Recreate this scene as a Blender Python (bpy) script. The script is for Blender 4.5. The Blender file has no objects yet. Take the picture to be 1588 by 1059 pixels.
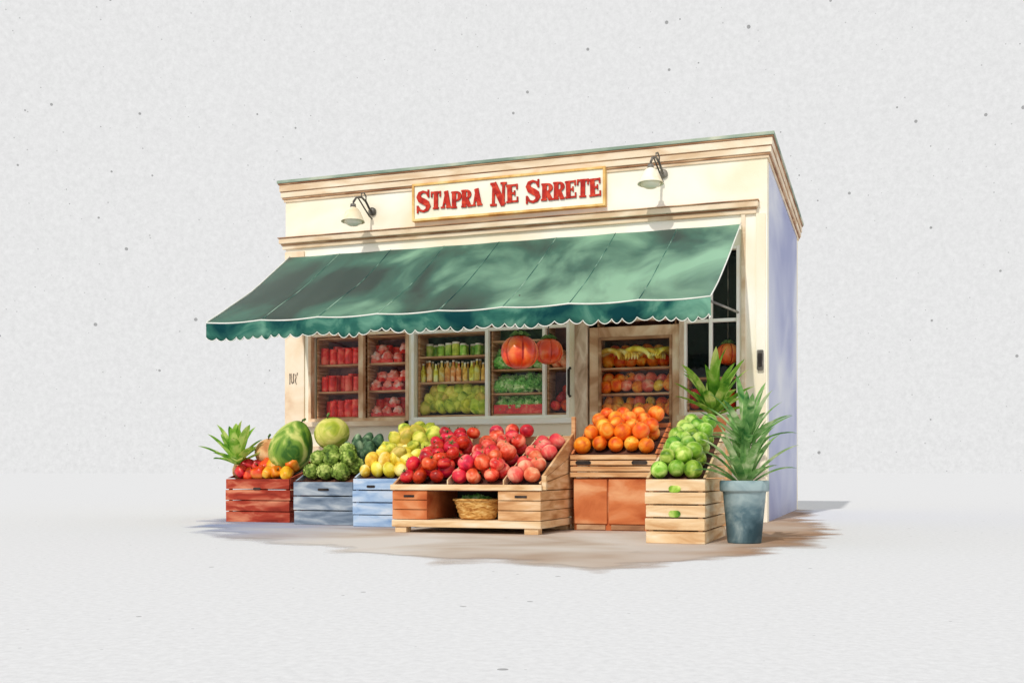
import bpy, bmesh, math, random
from mathutils import Vector, Matrix, noise
R = random.Random(7)
S = bpy.context.scene
COL = S.collection

# ---------------------------------------------------------------- materials
def lin(c):
    return tuple(((v/255)/12.92 if v/255 <= .04045 else (((v/255)+.055)/1.055)**2.4) for v in c)+(1,)

def mat(name, dark, mid, light, scale=2.0, rough=.7, rand=0.0, stretch=(1,1,1), detail=5, bump=.15, bscale=60, spec=.3, stops=(.34,.5,.66), dist=.6, hue=.0, transl=0, tcol=None, grad=0):
    m = bpy.data.materials.new(name); m.use_nodes = True
    nt = m.node_tree; N = nt.nodes; L = nt.links
    b = N['Principled BSDF']; b.inputs['Roughness'].default_value = rough
    b.inputs['Specular IOR Level'].default_value = spec
    tc = N.new('ShaderNodeTexCoord'); oi = N.new('ShaderNodeObjectInfo')
    mul = N.new('ShaderNodeMath'); mul.operation = 'MULTIPLY'; mul.inputs[1].default_value = 37.0
    L.new(oi.outputs['Random'], mul.inputs[0])
    add = N.new('ShaderNodeVectorMath'); add.operation = 'ADD'
    mp = N.new('ShaderNodeMapping'); mp.inputs['Scale'].default_value = stretch
    L.new(tc.outputs['Object'], mp.inputs['Vector'])
    L.new(mp.outputs[0], add.inputs[0]); L.new(mul.outputs[0], add.inputs[1])
    n = N.new('ShaderNodeTexNoise'); n.inputs['Scale'].default_value = scale
    n.inputs['Detail'].default_value = detail; n.inputs['Distortion'].default_value = dist
    L.new(add.outputs[0], n.inputs['Vector'])
    fac = n.outputs['Fac']
    if grad:   # cloth faded unevenly along its length
        sx = N.new('ShaderNodeSeparateXYZ'); L.new(tc.outputs['Object'], sx.inputs[0])
        mg = N.new('ShaderNodeMath'); mg.operation='MULTIPLY_ADD'; mg.inputs[1].default_value=grad
        L.new(sx.outputs[0], mg.inputs[0]); L.new(fac, mg.inputs[2]); fac = mg.outputs[0]
    cr = N.new('ShaderNodeValToRGB'); e = cr.color_ramp.elements
    e[0].position = stops[0]; e[0].color = lin(dark); e[1].position = stops[2]; e[1].color = lin(light)
    k = e.new(stops[1]); k.color = lin(mid)
    L.new(fac, cr.inputs[0])
    out = cr.outputs[0]
    if rand or hue:
        hs = N.new('ShaderNodeHueSaturation')
        mr = N.new('ShaderNodeMapRange'); mr.inputs['To Min'].default_value = 1-rand; mr.inputs['To Max'].default_value = 1+rand
        L.new(oi.outputs['Random'], mr.inputs[0]); L.new(mr.outputs[0], hs.inputs['Value'])
        fr = N.new('ShaderNodeMath'); fr.operation = 'FRACT'
        L.new(mul.outputs[0], fr.inputs[0])
        mh = N.new('ShaderNodeMapRange'); mh.inputs['To Min'].default_value = .5-hue; mh.inputs['To Max'].default_value = .5+hue
        L.new(fr.outputs[0], mh.inputs[0]); L.new(mh.outputs[0], hs.inputs['Hue'])
        L.new(out, hs.inputs['Color']); out = hs.outputs[0]
    L.new(out, b.inputs['Base Color'])
    if bump:
        n2 = N.new('ShaderNodeTexNoise'); n2.inputs['Scale'].default_value = bscale; n2.inputs['Detail'].default_value = 3
        L.new(add.outputs[0], n2.inputs['Vector'])
        bp = N.new('ShaderNodeBump'); bp.inputs['Strength'].default_value = bump; bp.inputs['Distance'].default_value = .01
        L.new(n2.outputs['Fac'], bp.inputs['Height']); L.new(bp.outputs[0], b.inputs['Normal'])
    if transl:
        tl = N.new('ShaderNodeBsdfTranslucent')
        if tcol: tl.inputs['Color'].default_value = lin(tcol)
        else: L.new(out, tl.inputs['Color'])
        mx = N.new('ShaderNodeMixShader'); mx.inputs[0].default_value = transl
        L.new(b.outputs[0], mx.inputs[1]); L.new(tl.outputs[0], mx.inputs[2]); L.new(mx.outputs[0], N['Material Output'].inputs[0])
    return m

WS = (1,1,11); WST = (.28,.5,.72)
M = {}
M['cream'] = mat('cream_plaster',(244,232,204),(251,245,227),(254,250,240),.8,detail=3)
M['side'] = mat('lavender_shade_plaster',(164,170,206),(198,202,224),(226,228,236),.8, dist=.5,detail=3,stretch=(1,.3,.7),stops=(.36,.5,.64))  # wall turned from the sun, its lavender shade painted into the colour
M['beige'] = mat('beige_wall',(226,190,156),(246,222,192),(254,238,216),1.8,detail=3)
M['tan'] = mat('tan_trim',(216,186,150),(234,212,182),(246,230,206),1.6,stretch=(1,1,3),detail=3)
M['brown'] = mat('brown_trim',(136,92,64),(168,124,90),(204,168,132),2,stretch=(1,1,3),detail=3)
M['roofgreen'] = mat('green_roof_edge',(120,142,126),(158,174,156),(206,208,186),1.2,detail=3)
M['awning'] = mat('awning_canvas',(6,44,58),(44,104,96),(150,204,174),1.0, rough=.95, spec=.05, stops=(.38,.5,.68), dist=.5, bump=.1, stretch=(1.0,.6,.6),detail=8,transl=.30,tcol=(226,246,226),grad=.026)
M['valance'] = mat('valance_canvas',(16,62,66),(52,106,94),(118,168,146),2.4,rough=.95, spec=.05,dist=.8,stops=(.36,.52,.7))
M['seam'] = mat('awning_seam',(30,70,76),(84,132,118),(176,208,188),2.0,rough=.95,spec=.05, dist=.8)
M['piping'] = mat('white_piping',(224,230,220),(240,242,234),(250,250,245),4)
M['white'] = mat('white_paint',(250,240,224),(254,248,238),(255,253,248),3,detail=3)
M['doorframe'] = mat('grey_brown_paint',(170,138,112),(210,182,156),(238,218,196),3,stretch=(3,1,1))
M['winbrown'] = mat('window_brown_paint',(190,142,106),(228,190,154),(248,226,198),3)
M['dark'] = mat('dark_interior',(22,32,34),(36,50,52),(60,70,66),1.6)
M['darkgreen'] = mat('dark_green_backing',(16,34,32),(34,60,50),(76,104,76),3)
M['darkbrown'] = mat('dark_brown_backing',(44,26,24),(80,48,40),(130,84,64),3)
M['mauve'] = mat('mauve_backing',(60,38,48),(104,66,72),(160,116,112),3)
M['shelf'] = mat('shelf_wood',(150,96,66),(200,148,106),(236,200,162),3,stretch=WS,stops=WST)
M['pine'] = mat('pine_wood',(184,128,82),(222,176,128),(246,216,178),2.4,stretch=(1,1,6),bump=.35,rough=.9,spec=.1,stops=WST)
M['pinepale'] = mat('pale_pine_wood',(204,158,110),(236,204,160),(249,232,204),2.4,stretch=(1,1,6),bump=.35,rough=.9,spec=.1,stops=WST)
M['redwood'] = mat('red_brown_wood',(112,34,28),(176,70,52),(224,146,112),2.6,stretch=(1,1,4),rough=.9,spec=.1,bump=.3,stops=WST)
M['rust'] = mat('rust_wood',(176,86,48),(212,128,80),(238,182,136),2.2,stretch=(1,1,2),rough=.9,spec=.1,bump=.3,stops=WST)
M['greywood'] = mat('grey_wood',(78,96,116),(138,152,168),(206,212,214),2.6,stretch=(1,1,4),rough=.9,spec=.1,bump=.3,stops=WST)
M['bluewood'] = mat('pale_blue_wood',(120,156,204),(172,198,228),(226,234,244),2.6,stretch=(1,1,4),rough=.9,spec=.1,bump=.3,stops=WST)
M['slot'] = mat('dark_slot',(24,20,20),(44,38,36),(70,60,54),5)
M['glyph'] = mat('faded_lettering',(90,80,72),(122,108,96),(160,144,128),20)
M['metal'] = mat('grey_metal',(64,62,58),(98,94,88),(146,140,130),6,rough=.4,spec=.5)
M['shade'] = mat('cream_enamel',(240,222,186),(252,242,216),(255,250,236),5,rough=.5)
M['red'] = mat('sign_red',(160,26,18),(194,42,26),(216,74,46),14,bump=0)
M['rededge'] = mat('sign_red_edge',(96,22,16),(122,30,22),(150,50,34),14,bump=0)
M['gold'] = mat('gold_frame',(206,152,84),(234,188,112),(246,216,150),4)
M['tomato'] = mat('tomato_skin',(160,8,10),(222,28,20),(244,104,72),9,rough=.36,rand=.2,spec=.45,bump=0,hue=.012)
M['apple'] = mat('apple_skin',(170,16,24),(226,42,40),(250,146,120),9,rough=.4,rand=.18,spec=.45,bump=0,hue=.015)
M['peach'] = mat('peach_skin',(212,58,46),(238,110,86),(250,188,152),8,rough=.55,rand=.12,bump=0,hue=.015)
M['orange'] = mat('orange_skin',(214,74,6),(248,122,18),(255,184,76),9,rough=.45,rand=.12,bump=.25,bscale=150,spec=.35,hue=.014)
M['lime'] = mat('lime_skin',(66,118,18),(134,180,50),(206,226,122),10,rough=.42,rand=.18,spec=.35,bump=.1,hue=.02)
M['lemon'] = mat('lemon_skin',(210,168,34),(242,214,74),(252,242,158),9,rough=.5,rand=.13,spec=.3,bump=.2,bscale=140,hue=.03)
M['mango'] = mat('yellow_green_skin',(130,150,38),(206,204,70),(246,232,118),8,rough=.5,rand=.16,hue=.04)
M['arti'] = mat('artichoke_green',(62,90,28),(126,154,58),(200,214,120),9,rough=.7,rand=.14)
M['avo'] = mat('dark_green_skin',(34,62,44),(76,110,78),(156,180,144),10,rough=.6,rand=.2)
M['melon'] = mat('melon_rind',(60,108,34),(128,164,58),(214,218,124),3.6,rough=.55,stretch=(1.2,1.2,.8),dist=1.4,stops=(.36,.5,.64))
M['melon2'] = mat('yellow_green_melon_rind',(112,140,34),(180,190,62),(236,224,126),4.0,rough=.5,dist=1.4,stops=(.36,.5,.64))
M['cant'] = mat('tan_rind',(196,130,80),(230,176,120),(246,212,166),9)
M['squash'] = mat('squash_skin',(206,34,8),(240,72,18),(255,156,70),3.5,rough=.28,rand=.04,spec=.7)
M['squashshade'] = mat('squash_groove_shade',(168,26,8),(206,52,14),(236,96,36),6,rough=.35,spec=.5)  # darker groove skin, crease shading put into the colour
M['pepper'] = mat('orange_pepper_skin',(232,104,10),(250,156,28),(255,206,80),7,rough=.35,rand=.08,spec=.5,hue=.025)
M['leaf'] = mat('spiky_leaf_green',(64,134,36),(148,200,74),(228,242,144),6,rough=.7,spec=.1,stretch=(1,1,.6),transl=.4)
M['leafgrey'] = mat('grey_green_leaf',(58,120,62),(140,188,112),(228,240,194),6,rough=.7,spec=.1,transl=.38)
M['stem'] = mat('stem_green',(40,70,30),(70,104,48),(118,146,78),10)
M['pot'] = mat('slate_pot_glaze',(54,84,96),(94,124,136),(164,186,190),3.0,rough=.6,dist=1.0)
M['soil'] = mat('soil',(50,36,26),(80,58,42),(112,86,62),20,bump=.6)
M['jarred'] = mat('red_jar',(196,14,14),(242,36,28),(255,118,92),9,rough=.3,rand=.12,spec=.5)
M['jarpink'] = mat('pink_pack',(244,80,68),(255,160,142),(255,230,220),10,rough=.4,rand=.06)
M['jargreen'] = mat('green_jar',(96,146,26),(170,206,66),(236,238,132),9,rough=.3,rand=.2,spec=.5,hue=.05)
M['bottle'] = mat('amber_bottle',(196,136,32),(248,206,92),(255,242,180),9,rough=.25,rand=.18,spec=.5,hue=.06)
M['lid'] = mat('pale_lid',(222,210,186),(242,234,214),(250,246,234),9)
M['lettuce'] = mat('lettuce_leaf',(66,144,50),(140,204,104),(228,244,188),9,rough=.6,rand=.14)
M['basket'] = mat('wicker',(166,106,44),(214,162,86),(240,204,134),16,stretch=(1,1,3),bump=.5)

def speck(nt, vec, scale, base, fine, rmax=.11, amp=.04):
    N = nt.nodes; L = nt.links
    n1 = N.new('ShaderNodeTexNoise'); n1.inputs['Scale'].default_value = fine; n1.inputs['Detail'].default_value = 6; n1.inputs['Roughness'].default_value=.8
    L.new(vec, n1.inputs['Vector'])
    r1 = N.new('ShaderNodeMapRange'); r1.inputs['From Min'].default_value = .3; r1.inputs['From Max'].default_value = .7
    r1.inputs['To Min'].default_value = 1-amp; r1.inputs['To Max'].default_value = 1+amp
    L.new(n1.outputs['Fac'], r1.inputs[0])
    prev = r1.outputs[0]
    for k,(sc_,st) in enumerate(((scale,.5),(scale*2.3,.3))):
        v = N.new('ShaderNodeTexVoronoi'); v.inputs['Scale'].default_value = sc_; v.inputs['Randomness'].default_value = 1
        L.new(vec, v.inputs['Vector'])
        sx = N.new('ShaderNodeSeparateColor'); L.new(v.outputs['Color'], sx.inputs[0])
        pw = N.new('ShaderNodeMath'); pw.operation = 'POWER'; pw.inputs[1].default_value = 3; L.new(sx.outputs[0], pw.inputs[0])
        ml = N.new('ShaderNodeMath'); ml.operation = 'MULTIPLY'; ml.inputs[1].default_value = rmax; L.new(pw.outputs[0], ml.inputs[0])
        lt = N.new('ShaderNodeMath'); lt.operation = 'LESS_THAN'; L.new(v.outputs['Distance'], lt.inputs[0]); L.new(ml.outputs[0], lt.inputs[1])
        sc = N.new('ShaderNodeMath'); sc.operation = 'MULTIPLY'; sc.inputs[1].default_value = st; L.new(lt.outputs[0], sc.inputs[0])
        sb = N.new('ShaderNodeMath'); sb.operation = 'SUBTRACT'; L.new(prev, sb.inputs[0]); L.new(sc.outputs[0], sb.inputs[1])
        prev = sb.outputs[0]
    cx = N.new('ShaderNodeVectorMath'); cx.operation = 'SCALE'; cx.inputs[0].default_value = base
    L.new(prev, cx.inputs['Scale'])
    return cx.outputs[0]

gm = bpy.data.materials.new('paper_white_ground'); gm.use_nodes = True
nt = gm.node_tree; b = nt.nodes['Principled BSDF']; b.inputs['Roughness'].default_value = 1; b.inputs['Specular IOR Level'].default_value = .0
tc = nt.nodes.new('ShaderNodeTexCoord')
nt.links.new(speck(nt, tc.outputs['Object'], 4.5, (.806,.822,.852), 26,.085,.10), b.inputs['Base Color'])

# sky: pale speckled overcast, dimmer towards the zenith
w = bpy.data.worlds.new('World'); S.world = w; w.use_nodes = True
nt = w.node_tree; N=nt.nodes; L=nt.links; bg = N['Background']; bg.inputs['Strength'].default_value = 1.0
tc = N.new('ShaderNodeTexCoord')
c_ = speck(nt, tc.outputs['Generated'], 75, (.805,.805,.805), 230,.12,.085)
sx=N.new('ShaderNodeSeparateXYZ'); L.new(tc.outputs['Generated'],sx.inputs[0])
mr=N.new('ShaderNodeMapRange'); mr.inputs['From Min'].default_value=.55; mr.inputs['From Max'].default_value=.95; mr.inputs['To Min'].default_value=1; mr.inputs['To Max'].default_value=.42
L.new(sx.outputs[2],mr.inputs[0])
sc=N.new('ShaderNodeVectorMath'); sc.operation='SCALE'; L.new(c_,sc.inputs[0]); L.new(mr.outputs[0],sc.inputs['Scale']); L.new(sc.outputs[0],bg.inputs['Color'])

pm = bpy.data.materials.new('ground_shadow_wash'); pm.use_nodes = True  # ground wash, shadow under and beside the shop painted into its colour
nt = pm.node_tree; N=nt.nodes; L=nt.links; b=N['Principled BSDF']; b.inputs['Roughness'].default_value=1; b.inputs['Specular IOR Level'].default_value=0
tc=N.new('ShaderNodeTexCoord'); mp=N.new('ShaderNodeMapping'); mp.inputs['Rotation'].default_value=(0,0,-math.radians(19)); mp.inputs['Scale'].default_value=(.9,.9,1)
L.new(tc.outputs['Object'],mp.inputs[0])
n=N.new('ShaderNodeTexNoise'); n.inputs['Scale'].default_value=.7; n.inputs['Detail'].default_value=3; n.inputs['Distortion'].default_value=.5; L.new(mp.outputs[0],n.inputs['Vector'])
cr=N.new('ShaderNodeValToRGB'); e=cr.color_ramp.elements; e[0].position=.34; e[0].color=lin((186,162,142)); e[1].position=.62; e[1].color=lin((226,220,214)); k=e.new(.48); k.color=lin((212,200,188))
L.new(n.outputs['Fac'],cr.inputs[0])
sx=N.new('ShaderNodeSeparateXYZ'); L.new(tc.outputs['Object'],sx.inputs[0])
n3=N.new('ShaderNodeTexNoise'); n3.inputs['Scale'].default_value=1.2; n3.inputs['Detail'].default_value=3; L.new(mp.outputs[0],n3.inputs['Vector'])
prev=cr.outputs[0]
for f0,f1,c in ((-1.0,.9,(172,130,98)),(-3.2,-5.4,(150,166,206))):  # browner right end stands in for the shop's cast shadow
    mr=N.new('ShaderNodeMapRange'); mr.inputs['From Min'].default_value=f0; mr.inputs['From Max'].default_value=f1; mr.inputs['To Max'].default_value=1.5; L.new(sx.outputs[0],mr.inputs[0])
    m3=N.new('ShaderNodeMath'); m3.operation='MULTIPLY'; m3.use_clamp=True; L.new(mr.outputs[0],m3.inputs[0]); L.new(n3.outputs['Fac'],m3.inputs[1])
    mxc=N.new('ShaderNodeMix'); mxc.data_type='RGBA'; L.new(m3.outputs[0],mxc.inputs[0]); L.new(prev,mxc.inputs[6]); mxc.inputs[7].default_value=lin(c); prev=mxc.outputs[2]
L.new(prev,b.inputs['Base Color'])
at=N.new('ShaderNodeAttribute'); at.attribute_name='cover'
n2=N.new('ShaderNodeTexNoise'); n2.inputs['Scale'].default_value=1.5; n2.inputs['Detail'].default_value=3; L.new(mp.outputs[0],n2.inputs['Vector'])
ad=N.new('ShaderNodeMath'); ad.operation='ADD'; L.new(at.outputs['Fac'],ad.inputs[0]); L.new(n2.outputs['Fac'],ad.inputs[1])
r2=N.new('ShaderNodeMapRange'); r2.inputs['From Min'].default_value=.60; r2.inputs['From Max'].default_value=.84; r2.inputs['To Max'].default_value=.95; L.new(ad.outputs[0],r2.inputs[0])
tr=N.new('ShaderNodeBsdfTransparent'); mx=N.new('ShaderNodeMixShader'); L.new(r2.outputs[0],mx.inputs[0]); L.new(tr.outputs[0],mx.inputs[1]); L.new(b.outputs[0],mx.inputs[2]); L.new(mx.outputs[0],N['Material Output'].inputs[0])
M['shadewash']=pm

g = bpy.data.materials.new('window_glass'); g.use_nodes = True
nt = g.node_tree; nt.nodes.remove(nt.nodes['Principled BSDF'])
tr = nt.nodes.new('ShaderNodeBsdfTransparent'); gl = nt.nodes.new('ShaderNodeBsdfGlossy'); gl.inputs['Roughness'].default_value = .03
mx = nt.nodes.new('ShaderNodeMixShader'); mx.inputs[0].default_value = .01
nt.links.new(tr.outputs[0], mx.inputs[1]); nt.links.new(gl.outputs[0], mx.inputs[2]); nt.links.new(mx.outputs[0], nt.nodes['Material Output'].inputs[0])
M['glass'] = g

# ---------------------------------------------------------------- helpers
def box(bm, x0,x1,y0,y1,z0,z1, mi=0):
    vs = [bm.verts.new(p) for p in ((x0,y0,z0),(x1,y0,z0),(x1,y1,z0),(x0,y1,z0),(x0,y0,z1),(x1,y0,z1),(x1,y1,z1),(x0,y1,z1))]
    for f in ((3,2,1,0),(4,5,6,7),(0,1,5,4),(1,2,6,5),(2,3,7,6),(3,0,4,7)):
        fc = bm.faces.new([vs[i] for i in f]); fc.material_index = mi
def prism(bm, pts, axis, a, t, mi=0):
    def P(p, o):
        return {'x':(o,p[0],p[1]),'y':(p[0],o,p[1]),'z':(p[0],p[1],o)}[axis]
    A = [bm.verts.new(P(p,a)) for p in pts]; B = [bm.verts.new(P(p,a+t)) for p in pts]
    n = len(pts); fs = [bm.faces.new(A), bm.faces.new(B[::-1])]
    for i in range(n): fs.append(bm.faces.new((A[i],A[(i+1)%n],B[(i+1)%n],B[i])))
    for f in fs: f.material_index = mi
    bmesh.ops.recalc_face_normals(bm, faces=fs)
def revolve(bm, prof, n=20, c=(0,0,0), lobes=0, amp=0, mi=0, smooth=True, groove=None):
    rings = []
    for r,z in prof:
        if r < 1e-6: rings.append([bm.verts.new((c[0],c[1],c[2]+z))]); continue
        ring = []
        for i in range(n):
            a = 2*math.pi*i/n; k = 1-amp*(1-abs(math.sin(lobes*a/2))**.7) if lobes else 1
            ring.append(bm.verts.new((c[0]+r*k*math.cos(a), c[1]+r*k*math.sin(a), c[2]+z)))
        rings.append(ring)
    for A,B in zip(rings, rings[1:]):
        for i in range(n):
            j = (i+1)%n
            if len(A)==1 and len(B)==1: continue
            if len(A)==1: f = bm.faces.new((A[0],B[i],B[j]))
            elif len(B)==1: f = bm.faces.new((A[i],A[j],B[0]))
            else: f = bm.faces.new((A[i],A[j],B[j],B[i]))
            f.material_index = mi; f.smooth = smooth
            if groove is not None and lobes and abs(math.sin(lobes*math.pi*(i+.5)/n))<.25: f.material_index=groove
def tube(bm, pts, r, n=8, mi=0):
    pts = [Vector(p) for p in pts]; rings = []
    for i,p in enumerate(pts):
        d = (pts[min(i+1,len(pts)-1)]-pts[max(i-1,0)]).normalized()
        u = d.cross(Vector((0,0,1)) if abs(d.z)<.95 else Vector((1,0,0))).normalized(); v = d.cross(u)
        rr = r[i] if isinstance(r,(list,tuple)) else r
        rings.append([bm.verts.new(p+rr*(u*math.cos(2*math.pi*k/n)+v*math.sin(2*math.pi*k/n))) for k in range(n)])
    for A,B in zip(rings,rings[1:]):
        for k in range(n):
            f = bm.faces.new((A[k],A[(k+1)%n],B[(k+1)%n],B[k])); f.smooth=True; f.material_index=mi
    for q in (rings[0],rings[-1][::-1]):
        f = bm.faces.new(q); f.material_index=mi
def mesh_of(name, bm, mats):
    me = bpy.data.meshes.new(name)
    bmesh.ops.recalc_face_normals(bm, faces=bm.faces[:])
    bm.to_mesh(me); bm.free()
    for m in mats: me.materials.append(M[m])
    return me
def obj(name, bm, mats, parent=None, bevel=0.0, label=None):
    o_ = Vector((0,0,0)); p = parent
    while p is not None: o_ += p.location; p = p.parent
    bmesh.ops.translate(bm, verts=bm.verts[:], vec=-o_)
    o = bpy.data.objects.new(name, mesh_of(name, bm, mats if isinstance(mats,(list,tuple)) else [mats]))
    COL.objects.link(o)
    if parent is not None: o.parent = parent
    if bevel:
        md = o.modifiers.new('Bevel','BEVEL'); md.width = bevel; md.segments = 2; md.limit_method='ANGLE'
    if label: o['label'] = label
    return o
def tag(o,label,cat,group=None):
    o['label']=label; o['category']=cat
    if group: o['group']=group
def root(name, loc, label, cat, group=None):
    o = bpy.data.objects.new(name, None); o.location = loc; o.empty_display_size=.2
    COL.objects.link(o); tag(o,label,cat,group); return o
def put(me, name, loc, rot=(0,0,0), sc=1.0, label='', cat='', group=None):
    o = bpy.data.objects.new(name, me); o.location = loc; o.rotation_euler = rot
    o.scale = (sc,)*3 if not isinstance(sc,(tuple,list)) else sc
    COL.objects.link(o); tag(o,label,cat,group); return o
def boxes(name, lst, mats, parent, bevel=0, label=None):
    bm = bmesh.new()
    for t in lst: box(bm,*t)
    return obj(name,bm,mats,parent,bevel,label)
def each(name, lst, mats, parent, bevel=0):
    for t in lst: boxes(name,[t],mats,parent,bevel)

# ---------------------------------------------------------------- ground
bm = bmesh.new()
vs=[bm.verts.new(p) for p in ((-900,-80,0),(900,-80,0),(900,1600,0),(-900,1600,0))]; bm.faces.new(vs)
me = bpy.data.meshes.new('ground'); bm.to_mesh(me); bm.free(); me.materials.append(gm)
gr = bpy.data.objects.new('ground', me); COL.objects.link(gr); gr['kind']='structure'; gr['label']='pale speckled paper-like open ground'; gr['category']='ground'

CX,CY,CA = 1.293,-13.03,math.radians(19.01)
def gp(a,b_):
    return (CX+a*math.cos(CA)-b_*math.sin(CA), CY+a*math.sin(CA)+b_*math.cos(CA))
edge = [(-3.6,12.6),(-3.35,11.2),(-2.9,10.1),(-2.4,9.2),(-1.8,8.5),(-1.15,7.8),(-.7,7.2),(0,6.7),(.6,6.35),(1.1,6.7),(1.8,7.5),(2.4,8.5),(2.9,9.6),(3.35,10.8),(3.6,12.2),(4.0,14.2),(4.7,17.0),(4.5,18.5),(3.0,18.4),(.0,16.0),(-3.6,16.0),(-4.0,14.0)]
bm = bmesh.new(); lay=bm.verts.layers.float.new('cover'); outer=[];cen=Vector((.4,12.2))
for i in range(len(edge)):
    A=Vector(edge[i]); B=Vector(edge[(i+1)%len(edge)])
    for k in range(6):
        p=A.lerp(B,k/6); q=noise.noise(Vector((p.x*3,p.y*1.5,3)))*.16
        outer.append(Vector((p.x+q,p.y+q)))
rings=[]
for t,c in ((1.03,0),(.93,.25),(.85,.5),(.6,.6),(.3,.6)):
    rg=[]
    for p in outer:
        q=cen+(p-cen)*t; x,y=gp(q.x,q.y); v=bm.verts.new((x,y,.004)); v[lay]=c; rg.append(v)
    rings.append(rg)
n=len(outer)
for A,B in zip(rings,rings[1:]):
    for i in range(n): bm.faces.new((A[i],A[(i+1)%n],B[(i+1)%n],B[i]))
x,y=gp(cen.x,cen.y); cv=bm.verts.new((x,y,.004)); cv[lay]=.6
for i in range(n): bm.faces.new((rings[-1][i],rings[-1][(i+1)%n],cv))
o=obj('shadow_wash',bm,'shadewash'); o['kind']='structure'; o['label']='beige grey ground wash with painted-in shadow and soft ragged edges'; o['category']='shadow_wash'  # flat sheet carrying the painted ground shadow

# ---------------------------------------------------------------- shop building
shop = root('shop_building',(-3.25,2.4,0),'single storey cream grocery shop with green awning and tan cornice','shop')
opens = [(-6.1,-4.68,1.3,2.62),(-4.57,-2.46,1.3,2.62),(-2.31,-1.04,0,2.5),(-.98,-.34,1.3,3.3)]
xs = sorted({-6.5,0}|{v for o_ in opens for v in o_[:2]}); zs = sorted({0,4.56}|{v for o_ in opens for v in o_[2:]})
bm = bmesh.new()
for i in range(len(xs)-1):
    for j in range(len(zs)-1):
        cx=(xs[i]+xs[i+1])/2; cz=(zs[j]+zs[j+1])/2
        if any(a<cx<b_ and c<cz<d for a,b_,c,d in opens): continue
        bm.faces.new([bm.verts.new(p) for p in ((xs[i],0,zs[j]),(xs[i+1],0,zs[j]),(xs[i+1],0,zs[j+1]),(xs[i],0,zs[j+1]))])
bmesh.ops.remove_doubles(bm, verts=bm.verts[:], dist=1e-5)
ex = bmesh.ops.extrude_face_region(bm, geom=bm.faces[:])
bmesh.ops.translate(bm, verts=[v for v in ex['geom'] if isinstance(v,bmesh.types.BMVert)], vec=(0,.2,0))
obj('front_wall',bm,'cream',shop)
boxes('side_wall',[(-.2,0,.2,4.61,0,4.56)],'side',shop,0,'plain side wall with lavender shade in its colour')
boxes('side_wall',[(-6.5,-6.3,.2,4.61,0,4.56)],'cream',shop)
boxes('back_wall',[(-6.5,0,4.61,4.81,0,4.56)],'cream',shop)
boxes('roof',[(-6.5,0,0,4.81,4.56,4.6)],'roofgreen',shop)
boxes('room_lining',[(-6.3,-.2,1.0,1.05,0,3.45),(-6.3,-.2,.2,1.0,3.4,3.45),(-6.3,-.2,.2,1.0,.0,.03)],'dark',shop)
def course(z0,z1,p):
    return [(-6.5-p,p,-p,0,z0,z1),(0,p,0,4.81+p,z0,z1)]
tiers=[(4.31,4.345,.02,'tan'),(4.345,4.37,.036,'brown'),(4.37,4.44,.05,'tan'),(4.44,4.45,.056,'brown'),(4.45,4.54,.064,'tan'),(4.54,4.56,.078,'brown')]
cor=None
for k,(z0,z1,p,m) in enumerate(tiers):
    o=boxes('cornice' if k==0 else 'moulding',course(z0,z1,p),m,cor or shop,.005)
    if k==0: cor=o
boxes('roof_edge',[(-6.59,.09,-.09,0,4.56,4.6),(0,.09,0,4.9,4.56,4.6)],'roofgreen',shop,.005)
b0=boxes('string_course',[(-6.53,-.13,-.04,0,3.66,3.71)],'tan',shop,.005)
boxes('moulding',[(-6.54,-.12,-.06,0,3.71,3.73)],'brown',b0,.004)
boxes('moulding',[(-6.56,-.1,-.09,0,3.73,3.80)],'tan',b0,.008)
boxes('moulding',[(-6.57,-.09,-.105,0,3.80,3.813)],'brown',b0,.003)
boxes('pilaster',[(-6.5,-6.2,-.025,0,0,3.62)],'beige',shop,.006,'beige wooden pilaster with faded dark squiggle')
boxes('pilaster',[(-.3,-.255,-.03,0,0,3.66)],'tan',shop,.004)
boxes('pilaster',[(-.13,-.02,-.02,0,.25,3.66)],'cream',shop,.004)
boxes('plinth',[(-4.6,-2.45,-.03,0,0,.95)],'white',shop,.006)
boxes('plinth',[(-6.15,-4.64,-.03,0,0,.95)],'beige',shop,.006)

def window(x0,x1,z0,z1,fm,muls,rails,sill_m,fw=.06):
    wobj = boxes('window',[(x0+fw,x1-fw,.085,.09,z0+fw,z1-fw)],'glass',shop)
    wobj['label']='shop window pane with goods behind it'
    L_=[(x0,x0+fw,-.02,.08,z0,z1),(x1-fw,x1,-.02,.08,z0,z1),(x0+fw,x1-fw,-.02,.08,z1-fw,z1),(x0+fw,x1-fw,-.02,.08,z0,z0+fw)]
    boxes('frame',L_,fm,wobj,.006)
    each('mullion',[(m-w_/2,m+w_/2,-.012,.07,z0+fw,z1-fw) for m,w_ in muls],fm,wobj,.005)
    segs=[x0+fw]+[q for m,w_ in muls for q in (m-w_/2,m+w_/2)]+[x1-fw]
    each('rail',[(segs[k],segs[k+1],0,.065,r-.02,r+.02) for r in rails for k in range(0,len(segs),2)],fm,wobj,.004)
    boxes('sill',[(x0-.06,x1+.06,-.12,-.021,z0-.07,z0-.003)],sill_m,wobj,.008)
window(-6.14,-4.64,1.28,2.62,'winbrown',[(-5.345,.07)],[2.46],'beige',.045)
window(-4.60,-2.43,1.28,2.62,'white',[(-3.54,.045),(-2.768,.04)],[2.44],'white',.04)
window(-1.0,-.32,1.28,3.3,'white',[(-.667,.04)],[2.42],'tan',.04)

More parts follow.
